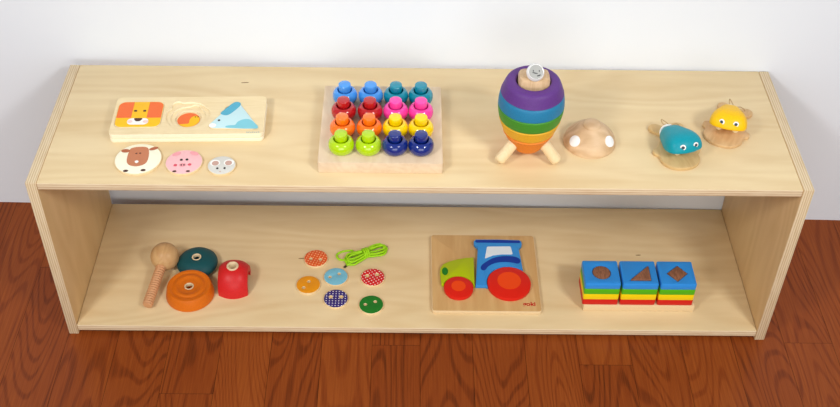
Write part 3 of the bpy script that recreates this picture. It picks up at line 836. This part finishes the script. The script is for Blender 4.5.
def arc_pts(c, R, a0, a1, n=16): return [(c[0]+R*math.cos(math.radians(a0+(a1-a0)*i/n)), c[1]+R*math.sin(math.radians(a0+(a1-a0)*i/n))) for i in range(n+1)]
hood = thing('bonnet_puzzle_piece', 'lime green tractor bonnet piece with dark green headlight', 'puzzle piece', (TC[0], TC[1], PZ), 0, 'tractor puzzle pieces')
hp = [(.1040, .1585), (.0900, .1572), (.0740, .1533), (.0590, .1475), (.0475, .1400), (.0425, .1310), (.0415, .1200), (.0430, .1000), (.0440, .0910)]+arc_pts(SWC, SWR+.0010, 168, 9, 22)+[(.1032, .0880)]
bm = nb(); prism(bm, [tl_(*p) for p in hp], 0, PH, bev=.0009); obj('bonnet_plate', bm, TGRN, hood)
bm = nb(); prism(bm, [tl_(*p) for p in ell(.0507, .1222, .0056, .0096)], PH+.0001, PH+.0003); tag(obj('headlight', bm, TDG, hood), 'dark green oval headlight')
cab = thing('cab_puzzle_piece', 'blue tractor cab piece with pale window and dark blue roof', 'puzzle piece', (TC[0], TC[1], PZ), 0, 'tractor puzzle pieces')
cp = [(.1052, .0878), (.1225, .0878)]+arc_pts(BWC, BWR+.0010, 194, 47, 30)+[(.1925, .1285), (.1905, .1600), (.1880, .1830), (.1925, .1875), (.1950, .1925), (.1950, .2000), (.1915, .2045), (.1500, .2058), (.1100, .2052), (.1060, .2005), (.1058, .1930), (.1100, .1875), (.1128, .1835), (.1100, .1500)]
bm = nb(); prism(bm, [tl_(*p) for p in cp], 0, PH, bev=.0009); obj('cab_plate', bm, TBLU, cab)
z = PH+.0001
bm = nb(); prism(bm, [tl_(*p) for p in rnd([(.1085, .1965), (.1925, .1962), (.1920, .2025), (.1500, .2040), (.1090, .2032)], .003)], z, z+.0002); tag(obj('roof_stripe', bm, TNAV, cab), 'dark blue roof stripe')
bm = nb(); prism(bm, [tl_(*p) for p in rnd([(.1248, .1560), (.1262, .1558), (.1400, .1632), (.1560, .1662), (.1768, .1662), (.1738, .1872), (.1300, .1862)], .003)], z, z+.0002); tag(obj('cab_window', bm, TWIN, cab), 'pale window')
fd = [(.1160, .1300), (.1190, .1255), (.1240, .1265), (.1310, .1365), (.1430, .1438), (.1590, .1470), (.1750, .1455), (.1840, .1430), (.1890, .1470), (.1885, .1545), (.1800, .1605), (.1600, .1620), (.1410, .1570), (.1255, .1460), (.1175, .1370)]
bm = nb(); prism(bm, [tl_(*p) for p in smooth_loop(fd, 4)], z, z+.0002); tag(obj('fender', bm, TNAV, cab), 'dark blue curved mudguard')

# ------------------------------------------------------------------ shape stacker
SC = (.3880, .0722)
st = thing('shape_stacker_base', 'long pale wooden base under the three stacks of square plates', 'toy base', (SC[0], SC[1], BZ))
bm = nb(); prism(bm, rnd(rect(-.0942, -.0286, .1026, .0286), .002), 0, .0157, bev=.0010); obj('base_block', bm, PINEE, st)
PITCH, S0, PS, PD = .0659, -.0659, .0311, .0283
shapes = [ell(.0002, 0, .0160, n=40), [(-.0185, -.0190), (.0185, -.0190), (.0185, .0162)], [(0, -.0165), (.0195, .0035), (0, .0225), (-.0195, .0035)]]
shapes[2] = [(-.0014, -.0205), (.0190, -.0010), (.0040, .0178), (-.0176, -.0012)]
pegtop = [.0694, .0718, .0700]
for i in range(3):
    off = S0+i*PITCH
    bm = nb(); prism(bm, inset(ccw(shapes[i]), .0006), .0155, pegtop[i], bev=.0008)
    tag(obj(('round_post', 'triangle_post', 'diamond_post')[i], bm, WALNUT, st, (off, 0, 0)), 'dark brown wooden post')
SB = paint('plate_blue', (46, 142, 224), .38); SG = paint('plate_green', (84, 178, 16), .42); SY = paint('plate_yellow', (244, 208, 0), .42); SR = paint('plate_red', (208, 26, 18), .42)
stackn = ('left stack, with a round post', 'middle stack, with a triangular post', 'right stack, with a diamond post')
for i in range(3):
    sp = None
    for k, (cn, m) in enumerate((('red', SR), ('yellow', SY), ('green', SG), ('blue', SB))):
        if sp is None:
            sp = thing('square_plate', 'x', 'square plate', group='square plates of the shape stacker')
            bm = nb(); prism(bm, rnd(rect(-PS, -PD, PS, PD), .0025), 0, .0134, [shapes[i]], bev=.0014)
            obj('plate', bm, m, sp); p = sp
        else:
            p = copy_tree(sp)
            for ch in p.children: ch.data = ch.data.copy(); ch.data.materials[0] = m
        if k == 3:
            ch = p.children[0]; old = ch.data
            bm = nb(); prism(bm, rnd(rect(-PS, -PD, PS, PD), .0030), 0, .0134, [shapes[i]], bev=.0022, bevbot=.001)
            for f in bm.faces: f.smooth = True
            me = bpy.data.meshes.new('plate'); bm.to_mesh(me); bm.free(); me.set_sharp_from_angle(angle=math.radians(30)); me.materials.append(m); ch.data = me
        p.location = (SC[0]+S0+i*PITCH, SC[1]+(.0002 if k < 3 else .0004), BZ+.0157+k*.0135+.0001)
        p['label'] = '%s square wooden plate, %s of the %s' % (cn, ('bottom one', 'second from the bottom', 'third from the bottom', 'top one')[k], stackn[i])

# ------------------------------------------------------------------ camera
cd = bpy.data.cameras.new('camera'); cam = bpy.data.objects.new('camera', cd); COL.objects.link(cam)
cd.sensor_width = 36; cd.sensor_fit = 'HORIZONTAL'; cd.lens = 1122.049*36/840
cd.shift_x = (420-407.787)/840; cd.shift_y = (187.438-203.5)/840
cd.clip_start = .05
cam.location = (-.022693, -1.284785, 1.520797)
cam.rotation_euler = [math.radians(a) for a in (47.77319, -.48033, .27150)]
scene.camera = cam

# ------------------------------------------------------------------ light
w = bpy.data.worlds.new('room_light'); scene.world = w; w.use_nodes = True
w.node_tree.nodes['Background'].inputs['Color'].default_value = (.94, .97, 1.0, 1)
w.node_tree.nodes['Background'].inputs['Strength'].default_value = .38
def area(name, loc, tgt, size, power, col):
    ld = bpy.data.lights.new(name, 'AREA'); ld.shape = 'RECTANGLE'; ld.size = size[0]; ld.size_y = size[1]; ld.energy = power; ld.color = col
    ld.spread = math.radians(95 if 'softbox' in name else 180)
    o = bpy.data.objects.new(name, ld); COL.objects.link(o); o.location = loc
    o.rotation_euler = (Vector(tgt)-Vector(loc)).to_track_quat('-Z', 'Y').to_euler()
    return o
area('softbox_lamp', (-1.16, -1.34, 1.91), (-.1, .2, .45), (.38, .38), 6.5, (1, .995, .98))
area('softbox_lamp', (1.16, -1.34, 1.91), (.1, .2, .45), (.38, .38), 6.5, (1, .995, .98))
area('front_fill', (0, -3.4, 1.0), (0, .3, .3), (2.6, 1.5), 40, (1.0, .97, .92))  # added broad fill behind the camera to brighten the shelf interior

scene.view_settings.view_transform = 'Standard'; scene.view_settings.look = 'None'
scene.view_settings.gamma = 1; scene.view_settings.exposure = 0; scene.view_settings.use_curve_mapping = False
